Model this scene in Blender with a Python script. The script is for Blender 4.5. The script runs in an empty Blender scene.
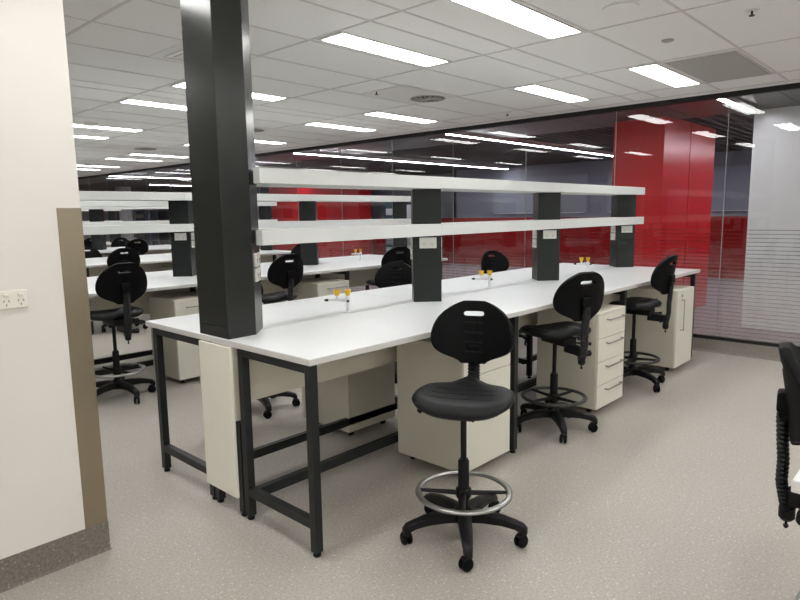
import bpy, bmesh, math, random
from mathutils import Vector, Matrix
random.seed(7)
PI = math.pi
sc = bpy.context.scene
COL = sc.collection

# ------------------------------------------------------------------ materials
def nm(name):
    m = bpy.data.materials.new(name); m.use_nodes = True
    return m, m.node_tree, m.node_tree.nodes['Principled BSDF']
def mat(name, col, rough=0.5, metal=0.0, spec=0.5, noise=0.0, nscale=20.0, bump=0.0, bscale=200.0, coat=0.0):
    m, nt, b = nm(name)
    b.inputs['Roughness'].default_value = rough
    b.inputs['Metallic'].default_value = metal
    b.inputs['Specular IOR Level'].default_value = spec
    b.inputs['Coat Weight'].default_value = coat
    tc = nt.nodes.new('ShaderNodeTexCoord')
    n = nt.nodes.new('ShaderNodeTexNoise'); n.inputs['Scale'].default_value = nscale; n.inputs['Detail'].default_value = 4
    nt.links.new(tc.outputs['Object'], n.inputs['Vector'])
    r = nt.nodes.new('ShaderNodeValToRGB')
    k = noise; b.inputs['IOR'].default_value = 1.45
    r.color_ramp.elements[0].position = 0.3; r.color_ramp.elements[1].position = 0.7
    r.color_ramp.elements[0].color = (col[0]*(1-k), col[1]*(1-k), col[2]*(1-k), 1)
    r.color_ramp.elements[1].color = (min(1, col[0]*(1+k)), min(1, col[1]*(1+k)), min(1, col[2]*(1+k)), 1)
    nt.links.new(n.outputs['Fac'], r.inputs['Fac']); nt.links.new(r.outputs['Color'], b.inputs['Base Color'])
    if bump > 0:
        n2 = nt.nodes.new('ShaderNodeTexNoise'); n2.inputs['Scale'].default_value = bscale; n2.inputs['Detail'].default_value = 3
        nt.links.new(tc.outputs['Object'], n2.inputs['Vector'])
        bp = nt.nodes.new('ShaderNodeBump'); bp.inputs['Strength'].default_value = bump; bp.inputs['Distance'].default_value = 0.002
        nt.links.new(n2.outputs['Fac'], bp.inputs['Height']); nt.links.new(bp.outputs['Normal'], b.inputs['Normal'])
    return m
def emis(name, col, s):
    m, nt, b = nm(name)
    b.inputs['Base Color'].default_value = (*col, 1)
    b.inputs['Emission Color'].default_value = (*col, 1)
    b.inputs['Emission Strength'].default_value = s
    return m

def vinyl(name, base, dark, k=1.0):
    m, nt, b = nm(name)
    L = nt.links.new
    tc = nt.nodes.new('ShaderNodeTexCoord')
    n1 = nt.nodes.new('ShaderNodeTexNoise'); n1.inputs['Scale'].default_value = 85; n1.inputs['Detail'].default_value = 5; n1.inputs['Roughness'].default_value = 0.65
    L(tc.outputs['Object'], n1.inputs['Vector'])
    r1 = nt.nodes.new('ShaderNodeValToRGB')
    r1.color_ramp.elements[0].position = 0.36; r1.color_ramp.elements[0].color = (*dark, 1)
    r1.color_ramp.elements[1].position = 0.62; r1.color_ramp.elements[1].color = (*base, 1)
    L(n1.outputs['Fac'], r1.inputs['Fac'])
    v = nt.nodes.new('ShaderNodeTexVoronoi'); v.inputs['Scale'].default_value = 62
    L(tc.outputs['Object'], v.inputs['Vector'])
    lt = nt.nodes.new('ShaderNodeMath'); lt.operation = 'LESS_THAN'; lt.inputs[1].default_value = 0.22
    L(v.outputs['Distance'], lt.inputs[0])
    sep = nt.nodes.new('ShaderNodeSeparateColor'); L(v.outputs['Color'], sep.inputs['Color'])
    gt = nt.nodes.new('ShaderNodeMath'); gt.operation = 'GREATER_THAN'; gt.inputs[1].default_value = 0.72
    L(sep.outputs['Red'], gt.inputs[0])
    mu = nt.nodes.new('ShaderNodeMath'); mu.operation = 'MULTIPLY'
    L(lt.outputs[0], mu.inputs[0]); L(gt.outputs[0], mu.inputs[1])
    mk = nt.nodes.new('ShaderNodeMath'); mk.operation = 'MULTIPLY'; mk.inputs[1].default_value = 0.75*k
    L(mu.outputs[0], mk.inputs[0])
    mx = nt.nodes.new('ShaderNodeMix'); mx.data_type = 'RGBA'
    L(mk.outputs[0], mx.inputs[0]); L(r1.outputs['Color'], mx.inputs[6]); mx.inputs[7].default_value = (0.75, 0.73, 0.70, 1)
    L(mx.outputs[2], b.inputs['Base Color'])
    b.inputs['Roughness'].default_value = 0.42
    b.inputs['Specular IOR Level'].default_value = 0.4
    return m

M = {}
M['floor'] = vinyl('speckled_vinyl', (0.50, 0.462, 0.415), (0.375, 0.348, 0.312))
M['skirt'] = vinyl('dark_speckled_vinyl', (0.215, 0.195, 0.165), (0.13, 0.118, 0.10), 0.35)
M['wall'] = mat('cream_paint', (0.745, 0.72, 0.68), 0.55, noise=0.012, nscale=3, bump=0.05)
M['wall_plain'] = mat('pale_paint', (0.80, 0.79, 0.76), 0.6, noise=0.01)
M['ceil'] = mat('ceiling_tile', (0.80, 0.80, 0.785), 0.85, noise=0.015, nscale=60, bump=0.1, bscale=300, spec=0.2)
M['grid'] = mat('ceiling_grid_metal', (0.60, 0.585, 0.575), 0.5)
M['gridline'] = mat('ceiling_grid_shadow_gap', (0.30, 0.29, 0.285), 0.6)
M['return'] = mat('return_air_grey', (0.40, 0.40, 0.375), 0.8, noise=0.06, nscale=150)
M['vent'] = mat('vent_pale', (0.70, 0.69, 0.67), 0.6)
M['dark'] = mat('dark_void', (0.02, 0.02, 0.02), 0.7)
M['top'] = mat('white_laminate', (0.74, 0.755, 0.765), 0.32, noise=0.008, nscale=4, spec=0.5)
M['topedge'] = mat('pale_edge_band', (0.66, 0.65, 0.63), 0.45, noise=0.01)
M['shelf'] = mat('shelf_white', (0.67, 0.69, 0.675), 0.45, noise=0.008)
M['frame'] = mat('charcoal_steel', (0.016, 0.018, 0.018), 0.42, noise=0.05, spec=0.35)
M['post'] = mat('service_post_charcoal', (0.016, 0.020, 0.019), 0.38, noise=0.04, spec=0.35)
M['column'] = mat('column_charcoal', (0.022, 0.024, 0.022), 0.25, noise=0.05, nscale=3, spec=0.4)
M['cream'] = mat('cream_laminate', (0.60, 0.575, 0.48), 0.45, noise=0.012, nscale=6)
M['creamfront'] = mat('cream_front', (0.75, 0.735, 0.645), 0.45, noise=0.01, nscale=6)
M['creamlit'] = mat('lit_cream_laminate', (0.88, 0.86, 0.76), 0.45, noise=0.01, nscale=6)  # cream lightened: stronger light on the end panel put into its colour
M['gap'] = mat('shadow_gap', (0.10, 0.09, 0.075), 0.7)
M['chrome'] = mat('brushed_metal', (0.42, 0.41, 0.39), 0.28, metal=1.0)
M['steel'] = None
M['black'] = mat('black_polyurethane', (0.004, 0.004, 0.0045), 0.5, noise=0.08, bump=0.2, bscale=350, spec=0.12)
M['seat'] = mat('lit_black_polyurethane', (0.012, 0.013, 0.014), 0.46, noise=0.15, nscale=12, bump=0.3, bscale=250, spec=0.25)  # paler than the backrest black: overhead light on seats put into colour
M['plastic'] = mat('black_nylon', (0.009, 0.009, 0.010), 0.42, noise=0.05, spec=0.25)
M['ring'] = mat('foot_ring_metal', (0.42, 0.42, 0.41), 0.3, metal=0.9)
M['ringdark'] = mat('foot_ring_black', (0.05, 0.05, 0.05), 0.35, metal=0.3)
M['outlet'] = mat('outlet_white', (0.72, 0.71, 0.66), 0.4)
M['outletwall'] = mat('wall_outlet_white', (0.80, 0.77, 0.70), 0.35)
M['slot'] = mat('outlet_slot_dark', (0.16, 0.14, 0.12), 0.6)
M['tap'] = mat('white_enamel', (0.82, 0.83, 0.86), 0.3)
M['yellow'] = mat('yellow_knob', (0.85, 0.52, 0.01), 0.4)
M['orange'] = mat('orange_disc', (0.80, 0.20, 0.04), 0.4)
M['nozzle'] = mat('green_black_nozzle', (0.01, 0.025, 0.02), 0.4)
M['red'] = mat('red_gloss', (0.62, 0.018, 0.024), 0.3, noise=0.02, spec=0.6)
M['reddado'] = mat('deep_red_paint', (0.30, 0.005, 0.007), 0.5, spec=0.15, noise=0.03)
M['carpet'] = mat('purple_grey_carpet', (0.30, 0.23, 0.25), 0.95, noise=0.2, nscale=120, bump=0.3)
M['lilac'] = mat('lilac_grey_panel', (0.21, 0.215, 0.265), 0.4, noise=0.05)
M['lilac2'] = mat('pale_lilac_panel', (0.27, 0.28, 0.34), 0.35, noise=0.03)
M['corrwall'] = mat('dark_grey_panel', (0.26, 0.27, 0.29), 0.5, noise=0.08)
M['white2'] = mat('white_glossy_partition', (0.74, 0.73, 0.73), 0.25, noise=0.01)
M['slat'] = mat('dark_slat', (0.050, 0.047, 0.047), 0.5, noise=0.08)
M['slatback'] = mat('dark_ceiling_back', (0.06, 0.058, 0.062), 0.6)
M['cpanel'] = mat('dark_ceiling_panel', (0.055, 0.052, 0.052), 0.35, noise=0.04)
M['track'] = mat('black_track', (0.006, 0.006, 0.006), 0.5)
M['seal'] = mat('clear_joint_seal', (0.30, 0.31, 0.32), 0.3)
M['teal'] = mat('dark_teal_equipment', (0.03, 0.07, 0.09), 0.4)
M['whitebox'] = mat('white_equipment', (0.60, 0.62, 0.65), 0.4)
M['navy'] = mat('navy_panel', (0.02, 0.05, 0.18), 0.5)
M['lamp'] = emis('lit_diffuser', (1.0, 0.995, 0.975), 21.0)
M['lampframe'] = mat('lamp_frame_white', (0.62, 0.61, 0.60), 0.5)
M['linear'] = emis('lit_linear_diffuser', (0.95, 0.94, 1.0), 55.0)

def steel_mat():
    m, nt, b = nm('brushed_corner_steel')
    L = nt.links.new
    tc = nt.nodes.new('ShaderNodeTexCoord')
    mp = nt.nodes.new('ShaderNodeMapping'); mp.inputs['Scale'].default_value = (400, 400, 3)
    L(tc.outputs['Object'], mp.inputs['Vector'])
    n = nt.nodes.new('ShaderNodeTexNoise'); n.inputs['Scale'].default_value = 1; n.inputs['Detail'].default_value = 4
    L(mp.outputs[0], n.inputs['Vector'])
    bp = nt.nodes.new('ShaderNodeBump'); bp.inputs['Strength'].default_value = 0.08; bp.inputs['Distance'].default_value = 0.001
    L(n.outputs['Fac'], bp.inputs['Height']); L(bp.outputs['Normal'], b.inputs['Normal'])
    b.inputs['Base Color'].default_value = (0.37, 0.32, 0.24, 1)
    b.inputs['Metallic'].default_value = 1.0
    b.inputs['Roughness'].default_value = 0.25
    return m
M['steel'] = steel_mat()

def glass_mat():
    m = bpy.data.materials.new('glazing'); m.use_nodes = True
    nt = m.node_tree; nt.nodes.clear(); L = nt.links.new
    out = nt.nodes.new('ShaderNodeOutputMaterial')
    tr = nt.nodes.new('ShaderNodeBsdfTransparent'); tr.inputs['Color'].default_value = (0.93, 0.94, 0.94, 1)
    gl = nt.nodes.new('ShaderNodeBsdfGlossy'); gl.inputs['Roughness'].default_value = 0.0
    fr = nt.nodes.new('ShaderNodeFresnel'); fr.inputs['IOR'].default_value = 1.5
    mx = nt.nodes.new('ShaderNodeMixShader')
    ge = nt.nodes.new('ShaderNodeNewGeometry')
    ff = nt.nodes.new('ShaderNodeMath'); ff.operation = 'SUBTRACT'; ff.inputs[0].default_value = 1.0; L(ge.outputs['Backfacing'], ff.inputs[1])
    f2 = nt.nodes.new('ShaderNodeMath'); f2.operation = 'MULTIPLY'; L(fr.outputs[0], f2.inputs[0]); L(ff.outputs[0], f2.inputs[1])
    f3 = nt.nodes.new('ShaderNodeMath'); f3.operation = 'MULTIPLY'; f3.use_clamp = True; f3.inputs[1].default_value = 1.25; L(f2.outputs[0], f3.inputs[0])
    L(f3.outputs[0], mx.inputs[0]); L(tr.outputs[0], mx.inputs[1]); L(gl.outputs[0], mx.inputs[2])
    # frosted manifestation stripes of the film on the pane, thinner towards the top
    tc = nt.nodes.new('ShaderNodeTexCoord'); sp = nt.nodes.new('ShaderNodeSeparateXYZ'); L(tc.outputs['Object'], sp.inputs[0])
    d = nt.nodes.new('ShaderNodeMath'); d.operation = 'DIVIDE'; d.inputs[1].default_value = 0.040; L(sp.outputs['Z'], d.inputs[0])
    f = nt.nodes.new('ShaderNodeMath'); f.operation = 'FRACT'; L(d.outputs[0], f.inputs[0])
    g = nt.nodes.new('ShaderNodeMath'); g.operation = 'GREATER_THAN'; g.inputs[1].default_value = 0.26; L(f.outputs[0], g.inputs[0])
    h = nt.nodes.new('ShaderNodeMath'); h.operation = 'LESS_THAN'; h.inputs[1].default_value = 1.29; L(sp.outputs['Z'], h.inputs[0])
    mm = nt.nodes.new('ShaderNodeMath'); mm.operation = 'MULTIPLY'; L(g.outputs[0], mm.inputs[0]); L(h.outputs[0], mm.inputs[1])
    mr = nt.nodes.new('ShaderNodeMapRange'); mr.inputs['From Min'].default_value = 1.02; mr.inputs['From Max'].default_value = 0.45
    mr.inputs['To Min'].default_value = 0.0; mr.inputs['To Max'].default_value = 0.24; L(sp.outputs['Z'], mr.inputs['Value'])
    m2 = nt.nodes.new('ShaderNodeMath'); m2.operation = 'MULTIPLY'; L(mm.outputs[0], m2.inputs[0]); L(mr.outputs[0], m2.inputs[1])
    df = nt.nodes.new('ShaderNodeBsdfDiffuse'); df.inputs['Color'].default_value = (0.80, 0.76, 0.76, 1)
    tl = nt.nodes.new('ShaderNodeBsdfTranslucent'); tl.inputs['Color'].default_value = (0.80, 0.76, 0.76, 1)
    a = nt.nodes.new('ShaderNodeMixShader'); a.inputs[0].default_value = 0.4; L(df.outputs[0], a.inputs[1]); L(tl.outputs[0], a.inputs[2])
    mx2 = nt.nodes.new('ShaderNodeMixShader'); L(m2.outputs[0], mx2.inputs[0]); L(mx.outputs[0], mx2.inputs[1]); L(a.outputs[0], mx2.inputs[2])
    # thin darker printed line between the frosted bands
    q = nt.nodes.new('ShaderNodeMath'); q.operation = 'LESS_THAN'; q.inputs[1].default_value = 0.18; L(f.outputs[0], q.inputs[0])
    q2 = nt.nodes.new('ShaderNodeMath'); q2.operation = 'MULTIPLY'; L(q.outputs[0], q2.inputs[0]); L(h.outputs[0], q2.inputs[1])
    q3 = nt.nodes.new('ShaderNodeMath'); q3.operation = 'MULTIPLY'; q3.inputs[1].default_value = 0.32; L(q2.outputs[0], q3.inputs[0])
    dk = nt.nodes.new('ShaderNodeBsdfDiffuse'); dk.inputs['Color'].default_value = (0.08, 0.06, 0.06, 1)
    mx3 = nt.nodes.new('ShaderNodeMixShader'); L(q3.outputs[0], mx3.inputs[0]); L(mx2.outputs[0], mx3.inputs[1]); L(dk.outputs[0], mx3.inputs[2])
    L(mx3.outputs[0], out.inputs['Surface'])
    return m
M['glass'] = glass_mat()

# ------------------------------------------------------------------ mesh helpers
class MB:
    def __init__(s): s.bm = bmesh.new(); s.beveled = False; s.round = False
    def face(s, vs):
        try: s.bm.faces.new(vs)
        except ValueError: pass
    def box(s, x0, x1, y0, y1, z0, z1, bev=0.0, mtx=None):
        n0 = len(s.bm.verts)
        v = [s.bm.verts.new(Vector((x, y, z))) for z in (z0, z1) for x, y in ((x0, y0), (x1, y0), (x1, y1), (x0, y1))]
        if mtx: 
            for q in v: q.co = mtx @ q.co
        fs = [(3, 2, 1, 0), (4, 5, 6, 7), (0, 1, 5, 4), (1, 2, 6, 5), (2, 3, 7, 6), (3, 0, 4, 7)]
        F = [s.bm.faces.new([v[i] for i in f]) for f in fs]
        if bev > 0:
            s.beveled = True
            E = list({e for f in F for e in f.edges})
            bmesh.ops.bevel(s.bm, geom=E, offset=bev, segments=2, profile=0.5, affect='EDGES')
        return s
    def prism(s, poly, z0, z1, bev=0.0):
        a = [s.bm.verts.new((x, y, z0)) for x, y in poly]; b = [s.bm.verts.new((x, y, z1)) for x, y in poly]
        n = len(poly); F = [s.bm.faces.new(list(reversed(a))), s.bm.faces.new(b)]
        for i in range(n): F.append(s.bm.faces.new((a[i], a[(i+1) % n], b[(i+1) % n], b[i])))
        if bev > 0:
            s.beveled = True
            E = list({e for f in F for e in f.edges})
            bmesh.ops.bevel(s.bm, geom=E, offset=bev, segments=2, profile=0.5, affect='EDGES')
        return s
    def tube(s, pts, r, seg=12, cap=True, flat=1.0):
        pts = [Vector(p) for p in pts]; s.round = True
        rs = r if isinstance(r, (list, tuple)) else [r]*len(pts)
        rings = []; up = None
        for i, p in enumerate(pts):
            if i == 0: t = pts[1]-p
            elif i == len(pts)-1: t = p-pts[i-1]
            else: t = (pts[i+1]-p).normalized()+(p-pts[i-1]).normalized()
            t.normalize()
            if up is None:
                up = Vector((0, 0, 1)) if abs(t.z) < 0.9 else Vector((1, 0, 0))
            x = t.cross(up)
            if x.length < 1e-6: x = t.orthogonal()
            x.normalize(); y = x.cross(t).normalized(); up = y
            rings.append([s.bm.verts.new(p + x*rs[i]*math.cos(2*PI*k/seg) + y*flat*rs[i]*math.sin(2*PI*k/seg)) for k in range(seg)])
        for i in range(len(rings)-1):
            for k in range(seg):
                s.face((rings[i][k], rings[i][(k+1) % seg], rings[i+1][(k+1) % seg], rings[i+1][k]))
        if cap: s.face(list(reversed(rings[0]))); s.face(rings[-1])
        return s
    def lathe(s, prof, seg=20, c=(0, 0, 0), mtx=None):
        s.round = True; rings = []
        for r, z in prof:
            rings.append([s.bm.verts.new(Vector((c[0]+r*math.cos(2*PI*k/seg), c[1]+r*math.sin(2*PI*k/seg), c[2]+z))) for k in range(seg)])
        for i in range(len(rings)-1):
            for k in range(seg):
                s.face((rings[i][k], rings[i][(k+1) % seg], rings[i+1][(k+1) % seg], rings[i+1][k]))
        s.face(list(reversed(rings[0]))); s.face(rings[-1])
        if mtx:
            for R_ in rings:
                for v in R_: v.co = mtx @ v.co
        return s
    def torus(s, R_, rx, rz, c=(0, 0, 0), seg=40, k2=8):
        g = []
        for i in range(seg):
            a = 2*PI*i/seg
            g.append([s.bm.verts.new((c[0]+(R_+rx*math.cos(2*PI*j/k2))*math.cos(a), c[1]+(R_+rx*math.cos(2*PI*j/k2))*math.sin(a), c[2]+rz*math.sin(2*PI*j/k2))) for j in range(k2)])
        for i in range(seg):
            for j in range(k2):
                s.face((g[i][j], g[(i+1) % seg][j], g[(i+1) % seg][(j+1) % k2], g[i][(j+1) % k2]))
        return s
    def build(s, name, m, parent=None, angle=None, loc=None, rot=None):
        if angle is None: angle = 10 if (s.beveled and not s.round) else 38
        bmesh.ops.recalc_face_normals(s.bm, faces=s.bm.faces[:])
        me = bpy.data.meshes.new(name); s.bm.to_mesh(me); s.bm.free()
        me.materials.append(m)
        me.shade_smooth(); me.set_sharp_from_angle(angle=math.radians(angle))
        o = bpy.data.objects.new(name, me); COL.objects.link(o)
        if parent: o.parent = parent
        if loc: o.location = loc
        if rot: o.rotation_euler = rot
        return o
def box(*a, **k): return MB().box(*a, **k)
def tag(o, label, cat, group=None, kind=None):
    if label: o['label'] = label
    if cat: o['category'] = cat
    if group: o['group'] = group
    if kind: o['kind'] = kind
    return o
def thing(name, label, cat, loc=(0, 0, 0), rz=0, group=None):
    o = bpy.data.objects.new(name, None); COL.objects.link(o)
    o.location = loc; o.rotation_euler = (0, 0, rz); o.empty_display_size = 0.1
    return tag(o, label, cat, group)
def struct(mb, name, m, parent=None):
    o = mb.build(name, m, parent)
    if parent is None: o['kind'] = 'structure'
    return o
KIDS = {}
def copy_tree(o, parent=None):
    c = o.copy(); COL.objects.link(c)
    if parent: c.parent = parent
    for ch in list(o.children): copy_tree(ch, c)
    return c
def dup(root, loc, rz, label, group=None):
    c = copy_tree(root); c.location = loc; c.rotation_euler = (0, 0, rz); c['label'] = label
    if group: c['group'] = group
    return c

# ------------------------------------------------------------------ room shell
CZ = 2.65; GX = 6.93; PER = 3.13; YC = 2.755
YMIN, YMAX, XMIN = -8.0, 24.0, -8.0
struct(box(XMIN-.2, GX-.01, YMIN-.2, YMAX+.2, -0.1, 0), 'floor', M['floor'])
struct(box(XMIN-.2, GX-.02, YMIN-.2, YMAX+.2, CZ, CZ+0.1), 'ceiling', M['ceil'])
struct(box(XMIN-.2, XMIN, YMIN, YMAX, 0, CZ), 'wall_left', M['wall_plain'])
struct(box(XMIN-.2, GX, YMIN-.2, YMIN, 0, CZ), 'wall_back', M['wall_plain'])
struct(box(XMIN-.2, GX, YMAX, YMAX+.2, 0, CZ), 'wall_far', M['wall_plain'])
# near partition with its steel corner guard and coved skirting
WX, WY = 1.013, 2.781
struct(box(XMIN, WX, WY, WY+0.25, 0.0, CZ), 'wall_near', M['wall'])
sk = MB()
prof = [(0.0, 0.0), (0.035, 0.0), (0.012, 0.012), (0.004, 0.03), (0.003, 0.137), (0.0, 0.137)]
def cove(mb, p0, p1, nrm, prof):
    A = [mb.bm.verts.new((p0[0]+nrm[0]*d, p0[1]+nrm[1]*d, z)) for d, z in prof]
    B = [mb.bm.verts.new((p1[0]+nrm[0]*d, p1[1]+nrm[1]*d, z)) for d, z in prof]
    n = len(prof)
    for i in range(n): mb.face((A[i], A[(i+1) % n], B[(i+1) % n], B[i]))
    mb.face(A); mb.face(list(reversed(B)))
cprof = [(0.0, 0.0), (0.010, 0.0), (0.006, 0.006), (0.004, 0.014), (0.0035, 0.137), (0.0, 0.137)]
cove(sk, (XMIN, WY), (WX+.004, WY), (0, -1), cprof)
struct(sk, 'baseboard_near', M['skirt'])
sk2 = MB(); cove(sk2, (WX, WY-.0035), (WX, WY+0.25), (1, 0), cprof)
struct(sk2, 'baseboard_near_end', M['skirt'])
g = thing('corner_guard', 'tall brushed steel corner guard on the end of the cream wall', 'corner guard', (WX, WY, 0.137))
MB().box(-0.094, 0.002, -0.0022, 0.0, 0, 1.405).build('front_flange', M['steel'], g)
MB().box(0.0, 0.0022, 0.0, 0.094, 0, 1.405).build('side_flange', M['steel'], g)

# double wall outlet at the left frame edge
def socket_slots(mb, cx, cz, s=1.0, y=-0.0125):
    for dx, dz, a in ((-0.0075, 0.004, 0.5), (0.0075, 0.004, -0.5), (0, -0.009, 0)):
        mt = Matrix.Translation((cx+dx*s, y, cz+dz*s)) @ Matrix.Rotation(a, 4, 'Y')
        mb.box(-0.0013*s, 0.0013*s, -0.0008, 0.0008, -0.004*s, 0.004*s, mtx=mt)
w = thing('wall_outlet', 'white double power outlet on the cream wall', 'power outlet', (0.712, WY, 1.185))
MB().box(-0.062, 0.068, -0.012, 0, -0.036, 0.036, bev=0.003).build('face_plate', M['outletwall'], w)
for cx in (-0.008, 0.043):
    MB().box(cx-0.010, cx+0.010, -0.018, -0.0115, 0.012, 0.024, bev=0.002).build('rocker_switch', M['outletwall'], w)
for cx in (-0.008, 0.043):
    mb = MB(); socket_slots(mb, cx, -0.010, 1.15); mb.build('socket', M['slot'], w)

# glass wall
PW = 1.1655; J0 = 1.915
njoint = list(range(-6, 17))
for i, k in enumerate(range(-5, 19)):
    y0 = J0 + PW*(k-1); y1 = y0+PW
    o = struct(box(GX+0.0, GX+0.010, y0+.002, y1-.002, 0.165, 2.61), 'window_%d' % (i+1), M['glass'])
    box(GX-0.001, GX+0.011, y1-.002, y1+.002, 0.166, 2.609).build('edge_seal', M['seal'], o)
struct(box(GX-0.03, GX+0.03, YMIN, YMAX, 2.60, CZ+.02), 'trim_head', M['track'])
struct(box(GX-0.02, GX+0.035, YMIN, YMAX, 0.135, 0.168), 'trim_track', M['track'])
b = MB(); b.box(GX-0.02, GX+0.04, YMIN, YMAX, 0.0, 0.135)
cove(b, (GX-.02, YMIN), (GX-.02, YMAX), (-1, 0), [(0.0, 0.0), (0.022, 0.0), (0.009, 0.008), (0.003, 0.024), (0.002, 0.135), (0, .135)])
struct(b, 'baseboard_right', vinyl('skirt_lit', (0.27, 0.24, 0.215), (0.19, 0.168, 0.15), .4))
# ceiling grid
gr = MB()
xs = [1.584+1.17*n for n in range(-8, 5)]
yk = []
for k in range(-4, 7):
    b0 = 2.52+PER*k
    for d in (0.0, 0.26, 0.834, 1.408, 1.982, 2.556): yk.append(b0+d)
yk = [y for y in yk if YMIN < y < YMAX]
for x in xs: gr.box(x-.010, x+.010, YMIN, YMAX, CZ-0.0035, CZ+.001)
for y in yk: gr.box(XMIN, GX-.18, y-.009, y+.009, CZ-0.003, CZ+.001)
gr.box(6.70, 6.725, YMIN, YMAX, CZ-0.004, CZ+.001)
struct(gr, 'trim_ceiling_grid', M['grid'])

# ceiling lights
ORD = ['first', 'second', 'third', 'fourth', 'fifth', 'sixth', 'seventh', 'eighth', 'ninth', 'tenth', 'eleventh', 'twelfth', 'thirteenth', 'fourteenth']
def light_proto():
    t = thing('ceiling_light', 'x', 'ceiling light', (0, 0, 0), 0, 'recessed rectangular ceiling lights')
    L_, W_ = 1.075, 0.215
    mb = MB()
    for a in ((-L_/2-.03, -L_/2, -W_/2-.012, W_/2+.012), (L_/2, L_/2+.03, -W_/2-.012, W_/2+.012), (-L_/2, L_/2, -W_/2-.012, -W_/2), (-L_/2, L_/2, W_/2, W_/2+.012)):
        mb.box(*a, -0.006, 0.0)
    mb.build('frame', M['lampframe'], t)
    MB().box(-L_/2, L_/2, -W_/2, W_/2, -0.004, -0.001).build('diffuser', M['lamp'], t)
    return t
lp = light_proto(); first = True
rows = []
for k in range(-3, 7):
    for d in (2.09, 3.18): rows.append(d+PER*k)
rows = [y for y in rows if YMIN+.3 < y < 20.5]
vis_rows = [y for y in rows if y > 1.8]
coln = {5.69: 'beside the glass wall', 3.34: 'one line in from the glass', 1.01: 'two lines in from the glass', -1.33: 'three lines in from the glass', -3.67: 'four lines in from the glass', -6.01: 'five lines in from the glass'}
for cx, cn in coln.items():
    for y in rows:
        if y > 1.8: lab = 'recessed ceiling light %s, %s row from the viewer' % (cn, ORD[vis_rows.index(y)])
        else: lab = 'recessed ceiling light %s, %s row behind the viewer' % (cn, ORD[len([q for q in rows if y < q < 1.8])])
        if y > 1.8 and cx < 0: continue
        if 2.5 < y < 3.3 and cx < 0.5: continue
        if first: o = lp; o['label'] = lab; o.location = (cx, y, CZ); first = False
        else: o = dup(lp, (cx, y, CZ), 0, lab)

# ceiling fittings
def disc(name, x, y, r, h, m, label, cat, group=None):
    o = MB().lathe([(r, 0), (r, -h*.6), (r*.85, -h), (0.001, -h)][::-1], 28).build(name, m, None)
    o.location = (x, y, CZ-.0005); return tag(o, label, cat, group)
disc('ceiling_speaker', 3.61, 1.60, 0.10, 0.010, M['ceil'], 'round flat white cover on the ceiling tile beside the nearest light', 'ceiling fitting')
disc('smoke_detector', 4.51, 1.66, 0.040, 0.010, M['return'], 'small round detector on the tile before the grey return air panel', 'smoke detector')
disc('smoke_detector', 3.13, 8.06, 0.09, 0.03, M['vent'], 'round white detector hanging just before the far left light', 'smoke detector')
def sprinkler(x, y, lab):
    t = thing('sprinkler', lab, 'sprinkler', (x, y, CZ), 0, 'ceiling sprinklers')
    MB().lathe([(0.001, -0.006), (0.035, -0.005), (0.042, 0.002)], 24).build('collar', M['vent'], t)
    MB().tube([(0, 0, -.005), (0, 0, -.03)], .006, 8).lathe([(0.001, -.034), (.016, -.034), (.016, -.030), (.001, -.03)], 12).build('nozzle', M['dark'], t)
for x, y, l in ((4.21, 1.07, 'small pendent sprinkler on the ceiling tile at the upper right corner'), (4.30, 4.27, 'small pendent sprinkler between the second light and the round diffuser'), (6.35, 4.15, 'tiny sprinkler near the glass wall right of the round diffuser'), (3.4, 10.2, 'tiny sprinkler on the far ceiling left of the dark column')):
    sprinkler(x, y, l)
t = thing('return_air_panel', 'large grey return air panel in the ceiling beside the glass wall', 'ceiling vent', (5.70, 1.663, CZ))
MB().box(-.555, .555, -.268, .268, -0.006, 0.0).build('frame', M['grid'], t)
mb = MB()
MB().box(-.535, .535, -.25, .25, -0.010, -0.006).build('perforated_face', M['return'], t)
def diffuser(x, y, lab):
    t = thing('ceiling_diffuser', lab, 'ceiling vent', (x, y, CZ), 0, 'round swirl diffusers')
    MB().box(-.655, .0, -.28, .28, -0.003, 0).box(0, .16, -.28, .28, -.005, 0).build('face_plate', M['vent'], t)
    mb = MB(); mb.lathe([(0.001, -.0075), (.165, -.0075), (.170, -.005)], 32); mb.build('opening', M['dark'], t)
    mb = MB()
    for q in range(16):
        a = 2*PI*q/16
        mt = Matrix.Rotation(a, 4, 'Z') @ Matrix.Translation((0.095, 0, -.012)) @ Matrix.Rotation(0.35, 4, 'Z')
        mb.box(-.060, .060, -.004, .004, -.004, .004, mtx=mt)
    mb.lathe([(0.001, -.016), (.03, -.016), (.03, -.008)], 16); mb.torus(.172, .008, .006, (0, 0, -.008), 32, 6)
    mb.build('vane', M['return'], t)
for i, (x, y) in enumerate(((4.93, 4.17), (4.93, 7.30), (4.93, 10.43), (4.0-.6, 7.345+PER))):
    diffuser(x, y, ['round black-slotted swirl diffuser on the ceiling nearest the viewer', 'round swirl diffuser right of the dark column far above the aisle', 'dark swirl diffuser on the far ceiling left of the dark column', 'dark swirl diffuser at the far left beside the cream wall'][i])
t = thing('louvre_vent', 'faint square white louvred vent on the ceiling left of the dark column', 'ceiling vent', (2.47, 4.215, CZ))
MB().box(-.28, .28, -.27, .27, -0.004, 0).build('face_plate', M['ceil'], t)
mb = MB()
for i in range(4):
    for s in (-1, 1):
        r = .05+.05*i
        mb.box(-r, r, s*r-.006, s*r+.006, -.01, -.003); mb.box(s*r-.006, s*r+.006, -r, r, -.01, -.003)
mb.build('louvre', M['vent'], t)

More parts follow.
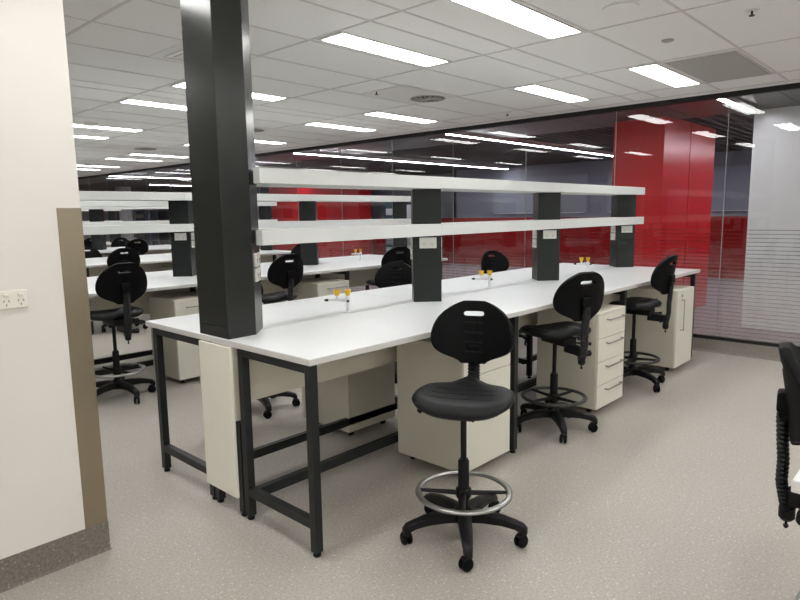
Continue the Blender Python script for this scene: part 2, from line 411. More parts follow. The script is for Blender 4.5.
# ------------------------------------------------------------------ beyond the glass
CX1 = 14.5
struct(box(GX+.03, CX1+4, -6, 34, -0.1, 0), 'floor_corridor', M['carpet'])
struct(box(GX+.03, CX1+4, -6, 34, 2.80, 2.9), 'ceiling_corridor', M['slatback'])
mb = MB()
y = -2.0
while y < 30:
    mb.box(8.75, CX1+.5, y, y+.035, 2.70, 2.80); y += 0.15
struct(mb, 'ceiling_corridor_slats', M['slat'])
mb = MB(); y = -2.0
while y < 30:
    mb.box(GX+.04, 8.70, y, y+1.19, 2.68, 2.80); y += 1.2
struct(mb, 'ceiling_corridor_panels', M['cpanel'])
struct(box(8.64, 8.74, -4.0, 2.10, 0, 2.70), 'wall_white_partition', M['white2'])
struct(box(8.62, 10.4, -4.1, -4.0, 0, 2.70), 'wall_partition_return', M['white2'])
o = struct(MB().box(8.30, 10.38, 3.04, 3.72, 0.0, 2.70), 'wall_red_pod', M['red'])
box(9.28, 9.29, 3.036, 3.041, 0.0, 2.69).build('panel_joint', M['reddado'], o)
struct(box(13.9, 14.45, 14.7, 19.6, 0, 2.70), 'wall_red_far', M['red'])
struct(box(CX1, CX1+.1, -4, 14.7, 0, 1.34), 'wall_dado', M['reddado'])
struct(box(CX1, CX1+.1, -4, 8.6, 1.34, 2.70), 'wall_lilac', M['lilac'])
struct(box(CX1, CX1+.1, 8.6, 11.2, 1.34, 2.70), 'wall_lilac_side', M['lilac'])
struct(box(CX1+.6, CX1+.7, 11.2, 32, 0, 2.70), 'wall_grey_far', M['corrwall'])
struct(box(CX1+.02, CX1+.1, 11.15, 11.35, 0, 2.70), 'trim_door_jamb', M['track'])
struct(box(GX, CX1+1, 31.0, 31.1, 0, 2.70), 'wall_corridor_end', M['corrwall'])
struct(box(GX, CX1, -6.1, -6.0, 0, 2.70), 'wall_corridor_near_end', M['corrwall'])
# whiteboards on the lilac wall
for i, (y0, y1, lab) in enumerate(((7.1, 9.9, 'long pale whiteboard far beyond the glass between the first two posts'), (4.9, 6.6, 'pale whiteboard far beyond the glass between the last two posts'), (3.2, 4.4, 'small pale board beyond the glass right of the red block'))):
    t = thing('whiteboard', lab, 'whiteboard', (CX1-.001, y0, 1.45), 0, 'boards on the far corridor wall')
    MB().box(-.03, 0, 0, y1-y0, 0, .95, bev=.004).build('frame', M['corrwall'], t)
    MB().box(-.036, -.03, .03, y1-y0-.03, .03, .92).build('board', M['lilac2'], t)
    MB().box(-.09, -.03, .1, y1-y0-.1, .0, .02).build('pen_tray', M['whitebox'], t)
# equipment seen in the dark opening
for i, (x, y, w_, d_, h_, m, lab) in enumerate(((14.2, 13.2, .5, .8, 1.9, 'teal', 'dark teal equipment rack beyond the glass left of the first post'), (13.9, 12.2, .5, .7, 1.75, 'whitebox', 'pale equipment tower beside the dark teal rack'), (13.5, 29.0, .6, .9, 1.8, 'navy', 'navy blue cupboard at the far left beyond the glass'))):
    t = thing('equipment_rack', lab, 'equipment', (x, y, 0))
    MB().box(-w_/2, w_/2, -d_/2, d_/2, 0.05, h_, bev=.01).build('body', M[m], t)
    for q in range(5): MB().box(-w_/2-.01, -w_/2, -d_/2+.06, d_/2-.06, .25+q*.3, .45+q*.3, bev=.003).build('panel', M['corrwall'] if q % 2 else M['whitebox'], t)
    MB().box(-w_/2+.02, w_/2-.02, -d_/2+.02, d_/2-.02, 0.0, 0.05).build('plinth', M['track'], t)
t = MB().lathe([(.28, 0), (.28, 2.68)], 32).build('round_pillar', M['whitebox'], None); t.location = (10.6, 24.6, 0)
tag(t, 'round pale pillar beyond the glass at the far left', 'pillar')
# linear lamps over the corridor
for i, (y, x0, x1, lab) in enumerate(((2.05, 7.0, 8.30, 'short bright linear lamp beyond the glass right of the red block'), (5.71, 7.17, 14.3, 'long thin linear lamp beyond the glass above the middle of the shelves'), (9.32, 7.2, 14.3, 'long thin linear lamp beyond the glass above the left half of the shelves'), (13.0, 7.2, 13.8, 'thin linear lamp far beyond the glass above the left shelf end'), (17.5, 7.2, 13.8, 'thin linear lamp far beyond the glass left of the dark column'), (21.5, 10.2, 13.8, 'short linear lamp added to brighten the far left end beyond the glass'), (2.0, 8.78, 13.8, 'linear lamp continuing behind the white partition beyond the glass'), (-1.2, 8.9, 14.2, 'unseen linear lamp added behind the white partition to brighten the red block'))):  # the short far-left lamp and the deepest hidden one are added fill light
    t = thing('linear_lamp', lab, 'ceiling light', (x0, y, 2.62), 0, 'linear lamps beyond the glass')
    MB().box(0, x1-x0, -.035, .035, .005, .085, bev=.003).build('housing', M['lampframe'], t)
    MB().box(0.01, x1-x0-.01, -.030, .030, 0, .006).build('diffuser', M['linear'], t)

# ------------------------------------------------------------------ lab islands
def side_word(k, s):
    isl = ['nearest full', 'second', 'third', 'fourth', 'fifth'][k]
    return ('near side of the %s island' % isl) if s > 0 else ('far side of the %s island' % isl)
MODS = [(1.584, 3.19), (3.19, 4.79), (4.79, 6.58)]
BAY = ['left', 'middle', 'glass-wall']
def bench(L_, s, loc, label, lx):
    """s=+1: worker side is -y; s=-1 the mirror image."""
    t = thing('lab_bench', label, 'lab bench', loc, 0, 'white-topped lab benches')
    def bx(mb, x0, x1, y0, y1, z0, z1, **k):
        a, b_ = sorted((-y0*s, -y1*s)); return mb.box(x0, x1, a, b_, z0, z1, **k)
    bx(MB(), 0.001, L_-.001, 0.001, .756, .870, .900, bev=.0025).build('bench_top', M['top'], t)
    bx(MB(), 0.0005, L_-.0005, .0015, .7565, .8725, .8955).build('edge_band', M['topedge'], t)
    outer = .713 if s > 0 else .640; inner = .200 if s > 0 else .095
    for x in lx:
        for (ya, yb) in ((inner, inner+.040), (outer, outer+.040)):
            l = bx(MB(), x, x+.040, ya, yb, .022, .868, bev=.002).build('leg', M['frame'], t)
            cy = -(ya+yb)/2*s
            MB().lathe([(.016, 0), (.018, .004), (.018, .012), (.008, .013), (.008, .024)], 14, (x+.020, cy, 0)).build('foot', M['plastic'], l)
        bx(MB(), x+.002, x+.038, inner+.04, outer, .832, .868).build('top_rail', M['frame'], t)
        bx(MB(), x+.002, x+.038, inner+.04, outer, .128, .170).build('bottom_rail', M['frame'], t)
    bx(MB(), .055, L_-.055, .205, .240, .100, .150).build('stretcher', M['frame'], t)
    bx(MB(), .055, L_-.055, .205, .240, .830, .868).build('rear_rail', M['frame'], t)
    bx(MB(), .02, L_-.02, .178, .196, .592, .868).build('modesty_panel', M['cream'], t)
    return t
def upright_proto():
    t = thing('service_post', 'x', 'service post', (0, 0, 0), 0, 'service posts between the shelves')
    h = .136
    dia = [(-h, 0), (0, -h), (h, 0), (0, h)]
    MB().prism(dia, 0, .448, bev=.003).build('lower_post', M['post'], t)
    MB().prism(dia, .527, .758, bev=.003).build('upper_post', M['post'], t)
    def plate(az, off, z0, z1, wd):
        # az: outward normal of the diamond face
        d = h/math.sqrt(2)
        mt = Matrix.Rotation(az+PI/2, 4, 'Z')
        mb = MB(); mb.box(off-wd/2, off+wd/2, -d-.009, -d+.001, z0, z1, bev=.002, mtx=mt)
        p = mb.build('power_outlet', M['outlet'], t)
        n = 2 if wd > .1 else 1
        for i in range(n):
            mb = MB()
            cx = off+(i-(n-1)/2)*.055
            for dx, dz, a in ((-0.0075, 0.0, 0.5), (0.0075, 0.0, -0.5), (0, -0.012, 0)):
                m2 = mt @ Matrix.Translation((cx+dx, -d-.0098, (z0+z1)/2-.006+dz)) @ Matrix.Rotation(a, 4, 'Y')
                mb.box(-.0014, .0014, -.0008, .0008, -.0045, .0045, mtx=m2)
            mb.build('socket', M['slot'], p)
    plate(math.radians(225), .005, .365, .437, .115)
    plate(math.radians(135), -.005, .365, .437, .115)
    plate(math.radians(135), -.005, .285, .357, .115)
    plate(math.radians(-45), .005, .365, .437, .115)
    plate(math.radians(-45), .005, .285, .357, .115)
    plate(math.radians(45), .005, .365, .437, .115)
    return t
def tap_proto():
    t = thing('gas_tap', 'x', 'gas tap', (0, 0, 0), 0, 'twin gas taps on the bench centre lines')
    MB().lathe([(.027, 0), (.027, .006), (.014, .012), (.011, .02), (.011, .06), (.016, .068), (.016, .095), (.010, .10), (.001, .101)], 20).build('stem', M['tap'], t)
    for a, nm_ in ((math.radians(138), 0), (math.radians(228), 1)):
        L_ = .125 if nm_ == 0 else .06
        d = Vector((math.cos(a), math.sin(a), 0))
        z = Vector((0, 0, .080))
        MB().tube([z, z+d*.03, z+d*.05, z+d*L_*.95], [.013, .014, .010, .007], 12).build('outlet_arm', M['tap'], t)
        q = z+d*L_*.95
        MB().tube([q, q+d*.008, q+d*.016, q+d*.024], [.007, .009, .006, .007], 10).build('nozzle', M['nozzle'], t)
    for (x, y) in ((math.cos(math.radians(138))*.066, math.sin(math.radians(138))*.066), (0.0, 0.0)):
        MB().tube([(x, y, .085), (x, y, .108)], .009, 12).build('valve_stem', M['tap'], t)
        mb = MB().lathe([(.012, .106), (.014, .112), (.020, .132), (.022, .138), (.020, .142), (.001, .143)], 12, (x, y, 0))
        k = mb.build('knob', M['yellow'], t)
        MB().lathe([(.012, .1425), (.012, .1445), (.001, .1446)], 12, (x, y, 0)).build('knob_disc', M['orange'], k)
    return t
up0 = upright_proto(); tap0 = tap_proto(); upf = tapf = True
UPX = [3.245, 4.87, 6.48]
TAPX = [2.53, 4.045, 5.74]
ISL = ['nearest full', 'second', 'third', 'fourth', 'fifth']
def shelf(x0, x1, yc, z0, label, notch=False):
    y0, y1 = -.165, .185
    if notch:
        # cut round the three-faced nose of the dark column
        poly = [(x0, y0), (x1, y0), (x1, y1), (x0, y1), (x0, .125), (1.925, .012), (x0, -.125+.013)]
        poly = [(x0, y0), (x1, y0), (x1, y1), (x0, y1), (x0, .14), (1.915, .015), (x0, -.11)]
        mb = MB().prism([(a-x0, b_) for a, b_ in poly], 0, .075)
    else:
        mb = MB().box(0.0008, x1-x0-.0008, y0, y1, 0, .075, bev=.0015)
    o = mb.build('shelf', M['shelf'], None); o.location = (x0, yc, z0)
    return tag(o, label, 'shelf', 'white reagent shelves')
for k in range(5):
    yc = YC + PER*k
    mods = [0, 1, 2] if k <= 2 else [1, 2]
    dx = (0, -.13, -.16, -.16, -.16)[k]
    for mi in mods:
        x0, x1 = MODS[mi]
        lx = [.004] if mi == 0 else []
        lx.append((x1-x0-.020) if mi < 2 else (x1-x0-.150))
        if k >= 3 and mi == 1: lx.insert(0, .010)
        for s in (1, -1):
            bench(x1-x0, s, (x0+dx, yc, 0), lx=lx, label='white-topped dark-framed lab bench, %s bay, %s' % (BAY[mi], side_word(k, s)))
        sx0 = 1.787 if (mi == 0) else x0
        sx1 = 6.592 if mi == 2 else x1
        for z0, w_ in ((1.352, 'lower'), (1.658, 'upper')):
            shelf(sx0+dx, sx1+dx, yc, z0, 'thick white %s shelf, %s bay of the %s island' % (w_, BAY[mi], ISL[k]), notch=(k == 0 and mi == 0))
        lab = 'charcoal diamond-section post with power outlets, %s bay of the %s island' % (BAY[mi], ISL[k])
        if upf: up0.location = (UPX[mi]+dx, yc+.015, .9); up0['label'] = lab; upf = False
        else: dup(up0, (UPX[mi]+dx, yc+.015, .9), 0, lab)
        lab = 'white twin gas tap with yellow knobs, %s bay of the %s island' % (BAY[mi], ISL[k])
        tx = TAPX[mi]+dx
        if k >= 1 and mi == 0: continue
        if tapf: tap0.location = (tx, yc+.04, .9); tap0['label'] = lab; tapf = False
        else: dup(tap0, (tx, yc+.04, .9), 0, lab)
dup(up0, (1.49, YC+PER+.015, .9), 0, 'charcoal diamond-section post at the left end of the second island')
# island behind the right frame edge: only its corner bench
bench(1.6, -1, (1.545, -.502, 0), lx=[.010, 1.545], label='pale bench corner at the right frame edge beside the cropped chair')

# end panel covering the service spine
t = thing('spine_end_panel', 'tall narrow cream end panel between the two benches under the dark column', 'panel', (1.592, YC, 0))
MB().box(-.022, -.006, -.160, .128, .100, .868, bev=.002).build('cover_panel', M['creamlit'], t)
MB().box(-.0055, .050, -.158, -.146, .50, .868, bev=.001).build('return_board', M['cream'], t)
for yy in (-.184, .045):
    l = MB().box(-.002, .036, yy, yy+.038, .02, .49, bev=.002).build('leg', M['frame'], t)
    MB().lathe([(.016, 0), (.018, .004), (.018, .012), (.008, .013), (.008, .024)], 14, (.017, yy+.019, 0)).build('foot', M['plastic'], l)

# dark service column, bench top to ceiling
t = thing('service_column', 'tall charcoal metal column rising from the bench to the ceiling', 'column', (1.594, 2.636, .9005))
MB().prism([(0, 0), (.161, 0), (.296, .135), (.161, .270), (0, .270)], 0, 1.749, bev=.0025).build('casing', M['column'], t)
MB().box(-.002, .001, .004, .266, .058, .061).build('cover_joint', M['frame'], t)
mt = Matrix.Translation((.161, 0, 0)) @ Matrix.Rotation(PI/4, 4, 'Z')
for z0, z1 in ((.265, .335), (.340, .410)):
    p = MB().box(.035, .150, -.010, .001, z0, z1, bev=.002, mtx=mt).build('power_outlet', M['outlet'], t)
    for cx in (.065, .12):
        mb = MB()
        for dx, dz, a in ((-.0075, 0, .5), (.0075, 0, -.5), (0, -.012, 0)):
            mb.box(-.0014, .0014, -.0008, .0008, -.0045, .0045, mtx=mt @ Matrix.Translation((cx+dx, -.0108, (z0+z1)/2+dz)) @ Matrix.Rotation(a, 4, 'Y'))
        mb.build('socket', M['slot'], p)
for z in (.55, 1.05, 1.50):
    MB().lathe([(.004, -.002), (.005, 0), (.004, .002)], 8, (0.0, .262, z)).build('screw', M['chrome'], t)

# ------------------------------------------------------------------ pedestals
def bar_handle(x0, x1, z, y, parent, vertical=False):
    if vertical: pts = [(x0, y, z-(x1-x0)/2), (x0, y-.028, z-(x1-x0)/2), (x0, y-.028, z+(x1-x0)/2), (x0, y, z+(x1-x0)/2)]
    else: pts = [(x0, y, z), (x0, y-.028, z), (x1, y-.028, z), (x1, y, z)]
    return MB().tube(pts, .0055, 8).build('handle', M['chrome'], parent)
def pedestal(kind, loc, rz, label, W=.455, H=.72):
    t = thing('pedestal_cabinet', label, 'cabinet', loc, rz, 'cream mobile pedestal cabinets')
    D = .50; z0 = .050; z1 = z0+H
    MB().box(0, W, .020, D, z0, z1, bev=.002).build('body', M['cream'], t)
    MB().box(.012, W-.012, .0185, .021, z0+.01, z1-.01).build('front_gap', M['gap'], t)
    if kind == 'drawers':
        n = 4; MB().box(0, W, 0, .0185, z1-.020, z1, bev=.0015).build('top_lip', M['creamfront'], t)
        zz = z1-.020; hh = (zz-z0)/n
        for i in range(n):
            a = zz-(i+1)*hh+.002; b_ = zz-i*hh-.002
            d = MB().box(.001, W-.001, 0, .0185, a, b_, bev=.0015).build('drawer', M['creamfront'], t)
            bar_handle(.13, .13+.26, b_-.040, 0.0, d)
    elif kind == 'door_drawer':
        d = MB().box(.001, W-.001, 0, .0185, z1-.175, z1-.002, bev=.0015).build('drawer', M['creamfront'], t)
        bar_handle(.11, .37, z1-.07, 0.0, d)
        d = MB().box(.001, W-.001, 0, .0185, z0, z1-.179, bev=.0015).build('door', M['creamfront'], t)
        bar_handle(.10, .10+.16, z1-.31, 0.0, d, True)
    else:
        d = MB().box(.001, W-.001, 0, .0185, z0, z1-.002, bev=.0015).build('door', M['creamfront'], t)
        bar_handle(.105, .105+.28, z1-.235, 0.0, d, True)
        MB().lathe([(.001, -.006), (.012, -.006), (.012, 0)], 14, mtx=Matrix.Translation((.105, -.002, z1-.055)) @ Matrix.Rotation(-PI/2, 4, 'X')).build('lock', M['chrome'], d)
    for x in (.07, W-.07):
        for y in (.09, D-.06):
            c = MB().box(x-.012, x+.012, y-.014, y+.014, .030, z0+.001).build('caster', M['chrome'], t)
            MB().lathe([(.001, -.014), (.015, -.014), (.019, -.010), (.019, .010), (.015, .014), (.001, .014)], 16, mtx=Matrix.Translation((x, y, .019)) @ Matrix.Rotation(PI/2, 4, 'Y')).build('wheel', M['plastic'], c)
    return t
# near island, near side
pedestal('door_drawer', (2.632, 1.985, 0), 0, 'cream cabinet with drawer and door directly behind the foreground chair', W=.465)
pedestal('drawers', (4.165, 1.93, 0), 0, 'cream cabinet with four drawers beside the middle chair', W=.455)
pedestal('door', (5.765, 1.93, 0), 0, 'cream single-door cabinet nearest the glass wall beside the third chair', W=.44)
# near island, far side
pedestal('drawers', (3.11, 3.46, 0), PI, 'cream cabinet seen from behind under the near island left bay', W=.45)
pedestal('drawers', (4.75, 3.46, 0), PI, 'cream cabinet under the far side of the near island middle bay', W=.45)
pedestal('door_drawer', (2.575, 5.10, 0), 0, 'cream cabinet with drawer and door under the second island behind the column', W=.45)
pedestal('drawers', (4.18, 5.08, 0), 0, 'cream drawer cabinet under the second island right of the column', W=.45)
pedestal('door', (5.68, 5.10, 0), 0, 'cream cabinet under the second island nearest the glass wall', W=.45)
pedestal('drawers', (4.22, 5.08+PER, 0), 0, 'cream cabinet under the third island middle bay', W=.45)

# ------------------------------------------------------------------ chairs
def bake(o, mods):
    for mtype, kw in mods:
        md = o.modifiers.new(mtype, mtype)
        for a, b_ in kw.items(): setattr(md, a, b_)
    dg = bpy.context.evaluated_depsgraph_get()
    me = bpy.data.meshes.new_from_object(o.evaluated_get(dg))
    o.modifiers.clear(); o.data = me
    me.shade_smooth()
def chair_proto():
    t = thing('lab_chair', 'x', 'chair', (0, 0, 0), 0, 'black draughting chairs')
    # five-star base
    mb = MB()
    mb.lathe([(.030, .075), (.046, .085), (.046, .125), (.034, .150), (.029, .150)], 20)
    A5 = [math.radians(14+72*i) for i in range(5)]
    for a in A5:
        d = Vector((math.cos(a), math.sin(a), 0)); n = Vector((-d.y, d.x, 0))
        prof = [(.03, .085, .135, .030), (.10, .092, .138, .030), (.18, .092, .130, .027), (.240, .082, .116, .023), (.278, .064, .104, .020), (.294, .058, .086, .017)]
        R_ = []
        for r, z0, z1, w_ in prof:
            R_.append([mb.bm.verts.new(d*r+n*sx*w_*wq+Vector((0, 0, z))) for sx, z, wq in ((-1, z0, 1), (1, z0, 1), (1, z1-.006, 1), (.6, z1, 1), (-.6, z1, 1), (-1, z1-.006, 1))])
        for i in range(len(R_)-1):
            for j in range(6): mb.face((R_[i][j], R_[i][(j+1) % 6], R_[i+1][(j+1) % 6], R_[i+1][j]))
        mb.face(R_[0]); mb.face(R_[-1])
    mb.build('star_base', M['plastic'], t, angle=50)
    for i, a in enumerate(A5):
        d = Vector((math.cos(a), math.sin(a), 0)); p = d*.275
        sw = a+[2.2, 1.0, 2.7, .5, 1.7][i]
        mt = Matrix.Translation((p.x, p.y, 0)) @ Matrix.Rotation(sw, 4, 'Z')
        mb = MB(); mb.tube([mt @ Vector((0, 0, .045)), mt @ Vector((0, 0, .08))], .008, 10)
        mb.box(-.030, .010, -.017, .017, .040, .064, bev=.006, mtx=mt)
        c = mb.build('caster', M['plastic'], t)
        for sy in (-1, 1):
            MB().lathe([(.001, -.008), (.018, -.009), (.0285, -.006), (.0295, .002), (.025, .008), (.012, .010), (.001, .010)], 20,
                mtx=mt @ Matrix.Translation((-.012, sy*.0130, .0296)) @ Matrix.Rotation(-PI/2*sy, 4, 'X')).build('wheel', M['black'], c)
    # gas lift
    MB().lathe([(.026, .13), (.026, .37), (.020, .375), (.020, .380)], 20).build('gas_lift_sleeve', M['plastic'], t)
    MB().lathe([(.014, .375), (.014, .60)], 16).build('gas_lift_rod', M['plastic'], t)
    # foot ring
    r = MB().torus(.210, .015, .010, (0, 0, .220), 56, 10).build('foot_ring', M['ring'], t, angle=60)
    mb = MB(); mb.lathe([(.034, .195), (.036, .200), (.036, .235), (.030, .24)], 18)
    for a in (10, 100, 190, 280):
        d = Vector((math.cos(math.radians(a)), math.sin(math.radians(a)), 0))
        mb.tube([Vector((0, 0, .215))+d*.03, Vector((0, 0, .222))+d*.20], [.012, .008], 8)
    mb.build('ring_spokes', M['plastic'], r)
    # mechanism
    mb = MB(); mb.box(-.155, .085, -.055, .055, .585, .640, bev=.008); mb.box(-.27, -.12, -.026, .026, .545, .60, bev=.006)
    mb.build('tilt_mechanism', M['plastic'], t)
    MB().tube([(-.02, -.05, .605), (-.01, -.18, .602), (-.005, -.20, .598), (.0, -.212, .585)], [.006, .006, .014, .012], 8).build('height_lever', M['plastic'], t)
    MB().tube([(-.14, -.05, .60), (-.15, -.15, .588), (-.155, -.175, .585)], [.006, .007, .012], 8).build('tilt_lever', M['plastic'], t)
    MB().tube([(-.225, -.075, .545), (-.225, .0, .545)], .012, 14).lathe([(.001, -.02), (.018, -.02), (.020, .02), (.001, .02)], 14, mtx=Matrix.Translation((-.225, -.085, .545)) @ Matrix.Rotation(PI/2, 4, 'X')).build('back_knob', M['plastic'], t)
    # seat
    mb = MB(); NR, NA = 9, 44
    def spt(r, a, z):
        c, s_ = math.cos(a), math.sin(a); e = 2/3.0
        x = abs(c)**e*(1 if c > 0 else -1)*.188; y = abs(s_)**e*(1 if s_ > 0 else -1)*.226
        return x*r, y*r
    def ztop(x, y, r):
        z = .695 + .012*(abs(y)/.225)**2 - .006
        if x > .10: z -= .40*(x-.10)**1.35*1.2
        if r > .85: z -= .018*((r-.85)/.15)**2
        z += .042*math.exp(-((x+.195)/.045)**2-(y/.060)**2)
        return z
    rings = []
    for i in range(1, NR+1):
        r = i/NR; rg = []
        for j in range(NA):
            a = 2*PI*j/NA; x, y = spt(r, a, 0)
            if r > .8: x -= .035*math.exp(-(y/.07)**2)*(1 if x < -.1 else 0)*(r-.8)/.2
            rg.append(mb.bm.verts.new((x, y, ztop(x, y, r))))
        rings.append(rg)
    cv = mb.bm.verts.new((0, 0, ztop(0, 0, 0)))
    for j in range(NA): mb.face((cv, rings[0][j], rings[0][(j+1) % NA]))
    low = []
    for f, dz in ((1.010, -.011), (.985, -.022), (.90, -.032)):
        low.append([mb.bm.verts.new((v.co.x*f, v.co.y*f, v.co.z+dz - (.0 if f > .95 else .004))) for v in rings[-1]])
    allr = rings+low
    for i in range(len(allr)-1):
        for j in range(NA): mb.face((allr[i][j], allr[i][(j+1) % NA], allr[i+1][(j+1) % NA], allr[i+1][j]))
    bot = mb.bm.verts.new((0, 0, .638))
    for j in range(NA): mb.face((bot, allr[-1][(j+1) % NA], allr[-1][j]))
    st = mb.build('seat', M['seat'], t, angle=80)
    for xx in (.09, .02, -.05):
        mb = MB(); ys = [i*.022-.143 for i in range(14)]
        for y0_, y1_ in zip(ys[:-1], ys[1:]):
            za, zb_ = ztop(xx, y0_, .4), ztop(xx, y1_, .4)
            v = [mb.bm.verts.new(p) for p in ((xx-.003, y0_, za-.003), (xx+.003, y0_, za-.003), (xx+.003, y0_, za+.0016), (xx-.003, y0_, za+.0016), (xx-.003, y1_, zb_-.003), (xx+.003, y1_, zb_-.003), (xx+.003, y1_, zb_+.0016), (xx-.003, y1_, zb_+.0016))]
            for f in ((0, 1, 5, 4), (1, 2, 6, 5), (2, 3, 7, 6), (3, 0, 4, 7)): mb.face([v[q] for q in f])
        bmesh.ops.remove_doubles(mb.bm, verts=mb.bm.verts[:], dist=1e-5)
        mb.build('grip_rib', M['seat'], st)
    # backrest
    H = .305
    keys = [(0, .060), (.04, .068), (.08, .092), (.13, .132), (.19, .168), (.27, .190), (.38, .203), (.48, .203), (.60, .196), (.71, .181), (.80, .160), (.87, .135), (.93, .105), (.97, .078), (1.0, .048)]
    def wd(v):
        for i in range(len(keys)-1):
            if keys[i][0] <= v <= keys[i+1][0]:
                f = (v-keys[i][0])/(keys[i+1][0]-keys[i][0]); return keys[i][1]*(1-f)+keys[i+1][1]*f
        return keys[-1][1]
    vs = [0, .03, .07, .11, .15, .20, .27, .36, .46, .56, .66, .74, .76, .83, .85, .90, .94, .975, 1.0]
    slot = (.76, .83)
    us = [0, .2, .4, .6, .8, 1.0]
    mb = MB(); G = []
    zb = .765
    def P3(yv, v, off=0):
        z = zb+H*v
        x = -.262 - .030*v - .02*v*v + 1.5*yv*yv + off
        return Vector((x, yv, z))
    for v in vs:
        w_ = wd(v); inner = min(.050, w_*.6); row = []
        ys = [-(inner+(w_-inner)*u) for u in (1, .92, .75, .5, .25, 0)] + [-inner*.5, 0, inner*.5] + [inner+(w_-inner)*u for u in (0, .25, .5, .75, .92, 1)]
        for yv in ys: row.append(mb.bm.verts.new(P3(yv, v)))
        G.append(row)
    n = len(G[0])
    for i in range(len(vs)-1):
        for j in range(n-1):
            if slot[0]-1e-6 <= vs[i] and vs[i+1] <= slot[1]+1e-6 and 5 <= j < n-6: continue
            mb.face((G[i][j], G[i][j+1], G[i+1][j+1], G[i+1][j]))
    bk = mb.build('backrest', M['black'], t)
    bake(bk, [('SOLIDIFY', dict(thickness=.030, offset=0.0)), ('SUBSURF', dict(levels=2, render_levels=2))])
    for i in range(4):
        v = .66-.155*i; mb = MB()
        for j in (-1, 0, 1):
            y = j*.036; p = P3(y, v, .0145)
            mb.box(p.x-.002, p.x+.003, y-.013, y+.013, p.z-.003, p.z+.003)
            if j < 1: mb.box(p.x-.0035, p.x-.0005, y+.012, y+.024, p.z-.002, p.z+.002)
        mb.build('grip_rib', M['seat'], bk)
    # ribbed gaiter with the upright inside
    pts = []; rad = []
    path = [(-.266, .525), (-.275, .56), (-.285, .62), (-.283, .69), (-.290, .76), (-.297, .83), (-.296, .875)]
    N = 56
    for i in range(N+1):
        f = i/N*(len(path)-1); k = min(int(f), len(path)-2); q = f-k
        x = path[k][0]*(1-q)+path[k+1][0]*q; z = path[k][1]*(1-q)+path[k+1][1]*q
        pts.append((x-.005*math.sin(f/6*PI), 0, z)); rad.append(.0325 if i % 2 else .0270)
    MB().tube(pts, rad, 18, flat=.58).build('back_gaiter', M['plastic'], t, angle=30)
    mb = MB(); mb.box(-.318, -.262, -.040, .040, .855, .920, bev=.010); mb.box(-.312, -.25, -.032, .032, .835, .86, bev=.008)
    mb.build('back_bracket', M['black'], t)
    MB().tube([(-.268, 0, .490), (-.268, 0, .500), (-.268, 0, .535), (-.268, 0, .545)], [.016, .024, .024, .016], 16).tube([(-.268, 0, .50), (-.268, 0, .462)], .0045, 8).tube([(-.268, 0, .474), (-.268, 0, .466)], .008, 8).build('back_clamp', M['plastic'], t)
    return t
ch0 = chair_proto(); R = math.radians
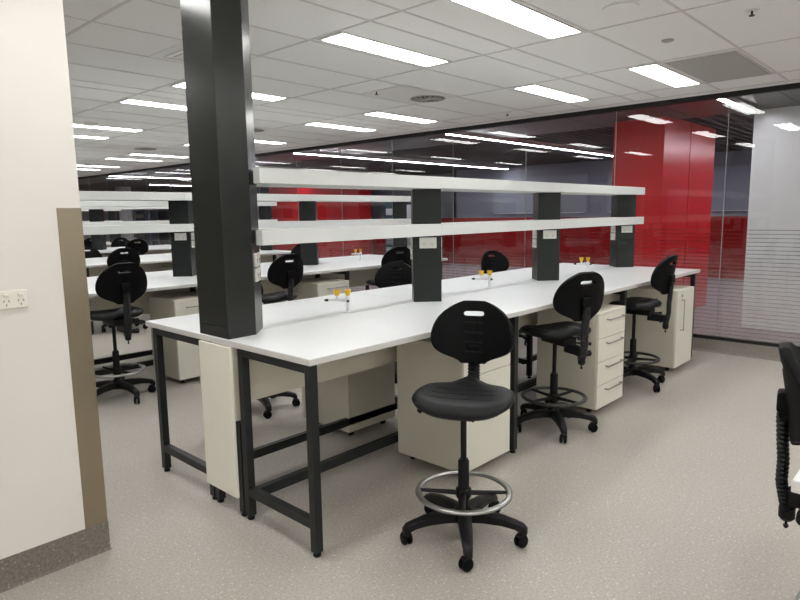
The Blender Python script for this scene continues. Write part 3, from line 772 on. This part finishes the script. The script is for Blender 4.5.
chairs = [
 (2.174, 1.640, 207, 'black lab chair in the foreground facing the viewer with steel foot ring', 1.0),
 (3.75, 2.05, 68, 'black lab chair in the middle of the near row beside the four-drawer cabinet', 1.045),
 (5.19, 2.09, 88, 'black lab chair third in the near row beside the single-door cabinet', 1.06),
 (2.288, .112, -80, 'black lab chair cropped by the right frame edge beside the pale bench corner', 1.0),
 (2.67, 4.01, -95, 'black lab chair hidden behind the dark column, only two casters showing under the bench', 1.0),
 (4.07, 3.89, 215, 'black lab chair with rounded back just left of the first charcoal post', .97),
 (6.00, 3.90, 252, 'black lab chair whose back shows between the first two charcoal posts', .98),
 (2.06, 5.16, 90, 'black lab chair beside the steel corner guard in front of the second island', 1.075),
 (3.50, 4.95, 90, 'black lab chair with bracket showing, just right of the dark column', 1.07),
 (5.12, 4.98, 76, 'black lab chair beyond the rounded chair left of the first charcoal post', 1.065),
 (5.45, 7.02, 215, 'black lab chair half hidden by the second island post right of the column', 1.02),
 (3.46, 8.30, 80, 'black lab chair showing above the chair beside the steel corner guard', 1.04),
 (5.05, 11.45, 80, 'small distant black lab chair left of the second island post', 1.04),
 (3.78, 10.25, 250, 'distant black lab chair low behind the third island at far left', .97),
 (5.60, 13.25, 250, 'tiny distant black lab chair beside the fourth island post', 1.0),
 (5.45, 14.60, 80, 'tiny distant black lab chair at the far left edge of the view', 1.0),
]
for i, (x, y, a, lab, s) in enumerate(chairs):
    if i == 0: o = ch0; o.location = (x, y, 0); o.rotation_euler = (0, 0, R(a)); o['label'] = lab
    else: o = dup(ch0, (x, y, 0), R(a), lab)
    o.scale = (1, 1, s)
    br = {1: -3, 4: 43, 7: 28}.get(i, (i*23) % 30 if i > 7 else 0)      # the bases swivel freely under the seats
    for c in o.children:
        if c.name.startswith('star_base') or c.name.startswith('caster'): c.rotation_euler = (0, 0, R(br))
    if i in (1, 2):
        for c in o.children:
            if c.name.startswith('foot_ring'): 
                c.data = c.data.copy(); c.data.materials[0] = M['ringdark']

# ------------------------------------------------------------------ camera, world, view
cam = bpy.data.cameras.new('camera'); co = bpy.data.objects.new('camera', cam); COL.objects.link(co)
Rm = [[0.6800982553777329, -0.7329797031197347, -0.014391589442080712], [-0.1115894742462353, -0.08409701390801211, -0.9901896189564928], [0.7245786032375043, 0.6750321822448624, -0.13898705214560883]]
r_, d_, f_ = [Vector(v) for v in Rm]
mw = Matrix((( r_.x, -d_.x, -f_.x, 0), (r_.y, -d_.y, -f_.y, 0), (r_.z, -d_.z, -f_.z, 1.5), (0, 0, 0, 1)))
co.matrix_world = mw
cam.sensor_width = 36; cam.sensor_fit = 'HORIZONTAL'; cam.lens = 617.0/800*36
cam.clip_start = 0.05; cam.clip_end = 100
sc.camera = co
wd_ = bpy.data.worlds.new('world'); sc.world = wd_; wd_.use_nodes = True
wd_.node_tree.nodes['Background'].inputs[0].default_value = (0.05, 0.05, 0.055, 1)
wd_.node_tree.nodes['Background'].inputs[1].default_value = 0.2
sc.cycles.max_bounces = 10; sc.cycles.diffuse_bounces = 5; sc.cycles.glossy_bounces = 5; sc.cycles.transparent_max_bounces = 16
sc.cycles.use_denoising = True
sc.cycles.sample_clamp_indirect = 20
vs_ = sc.view_settings
vs_.view_transform = 'Standard'; vs_.look = 'None'; vs_.gamma = 1.0; vs_.use_curve_mapping = False
vs_.exposure = -0.2
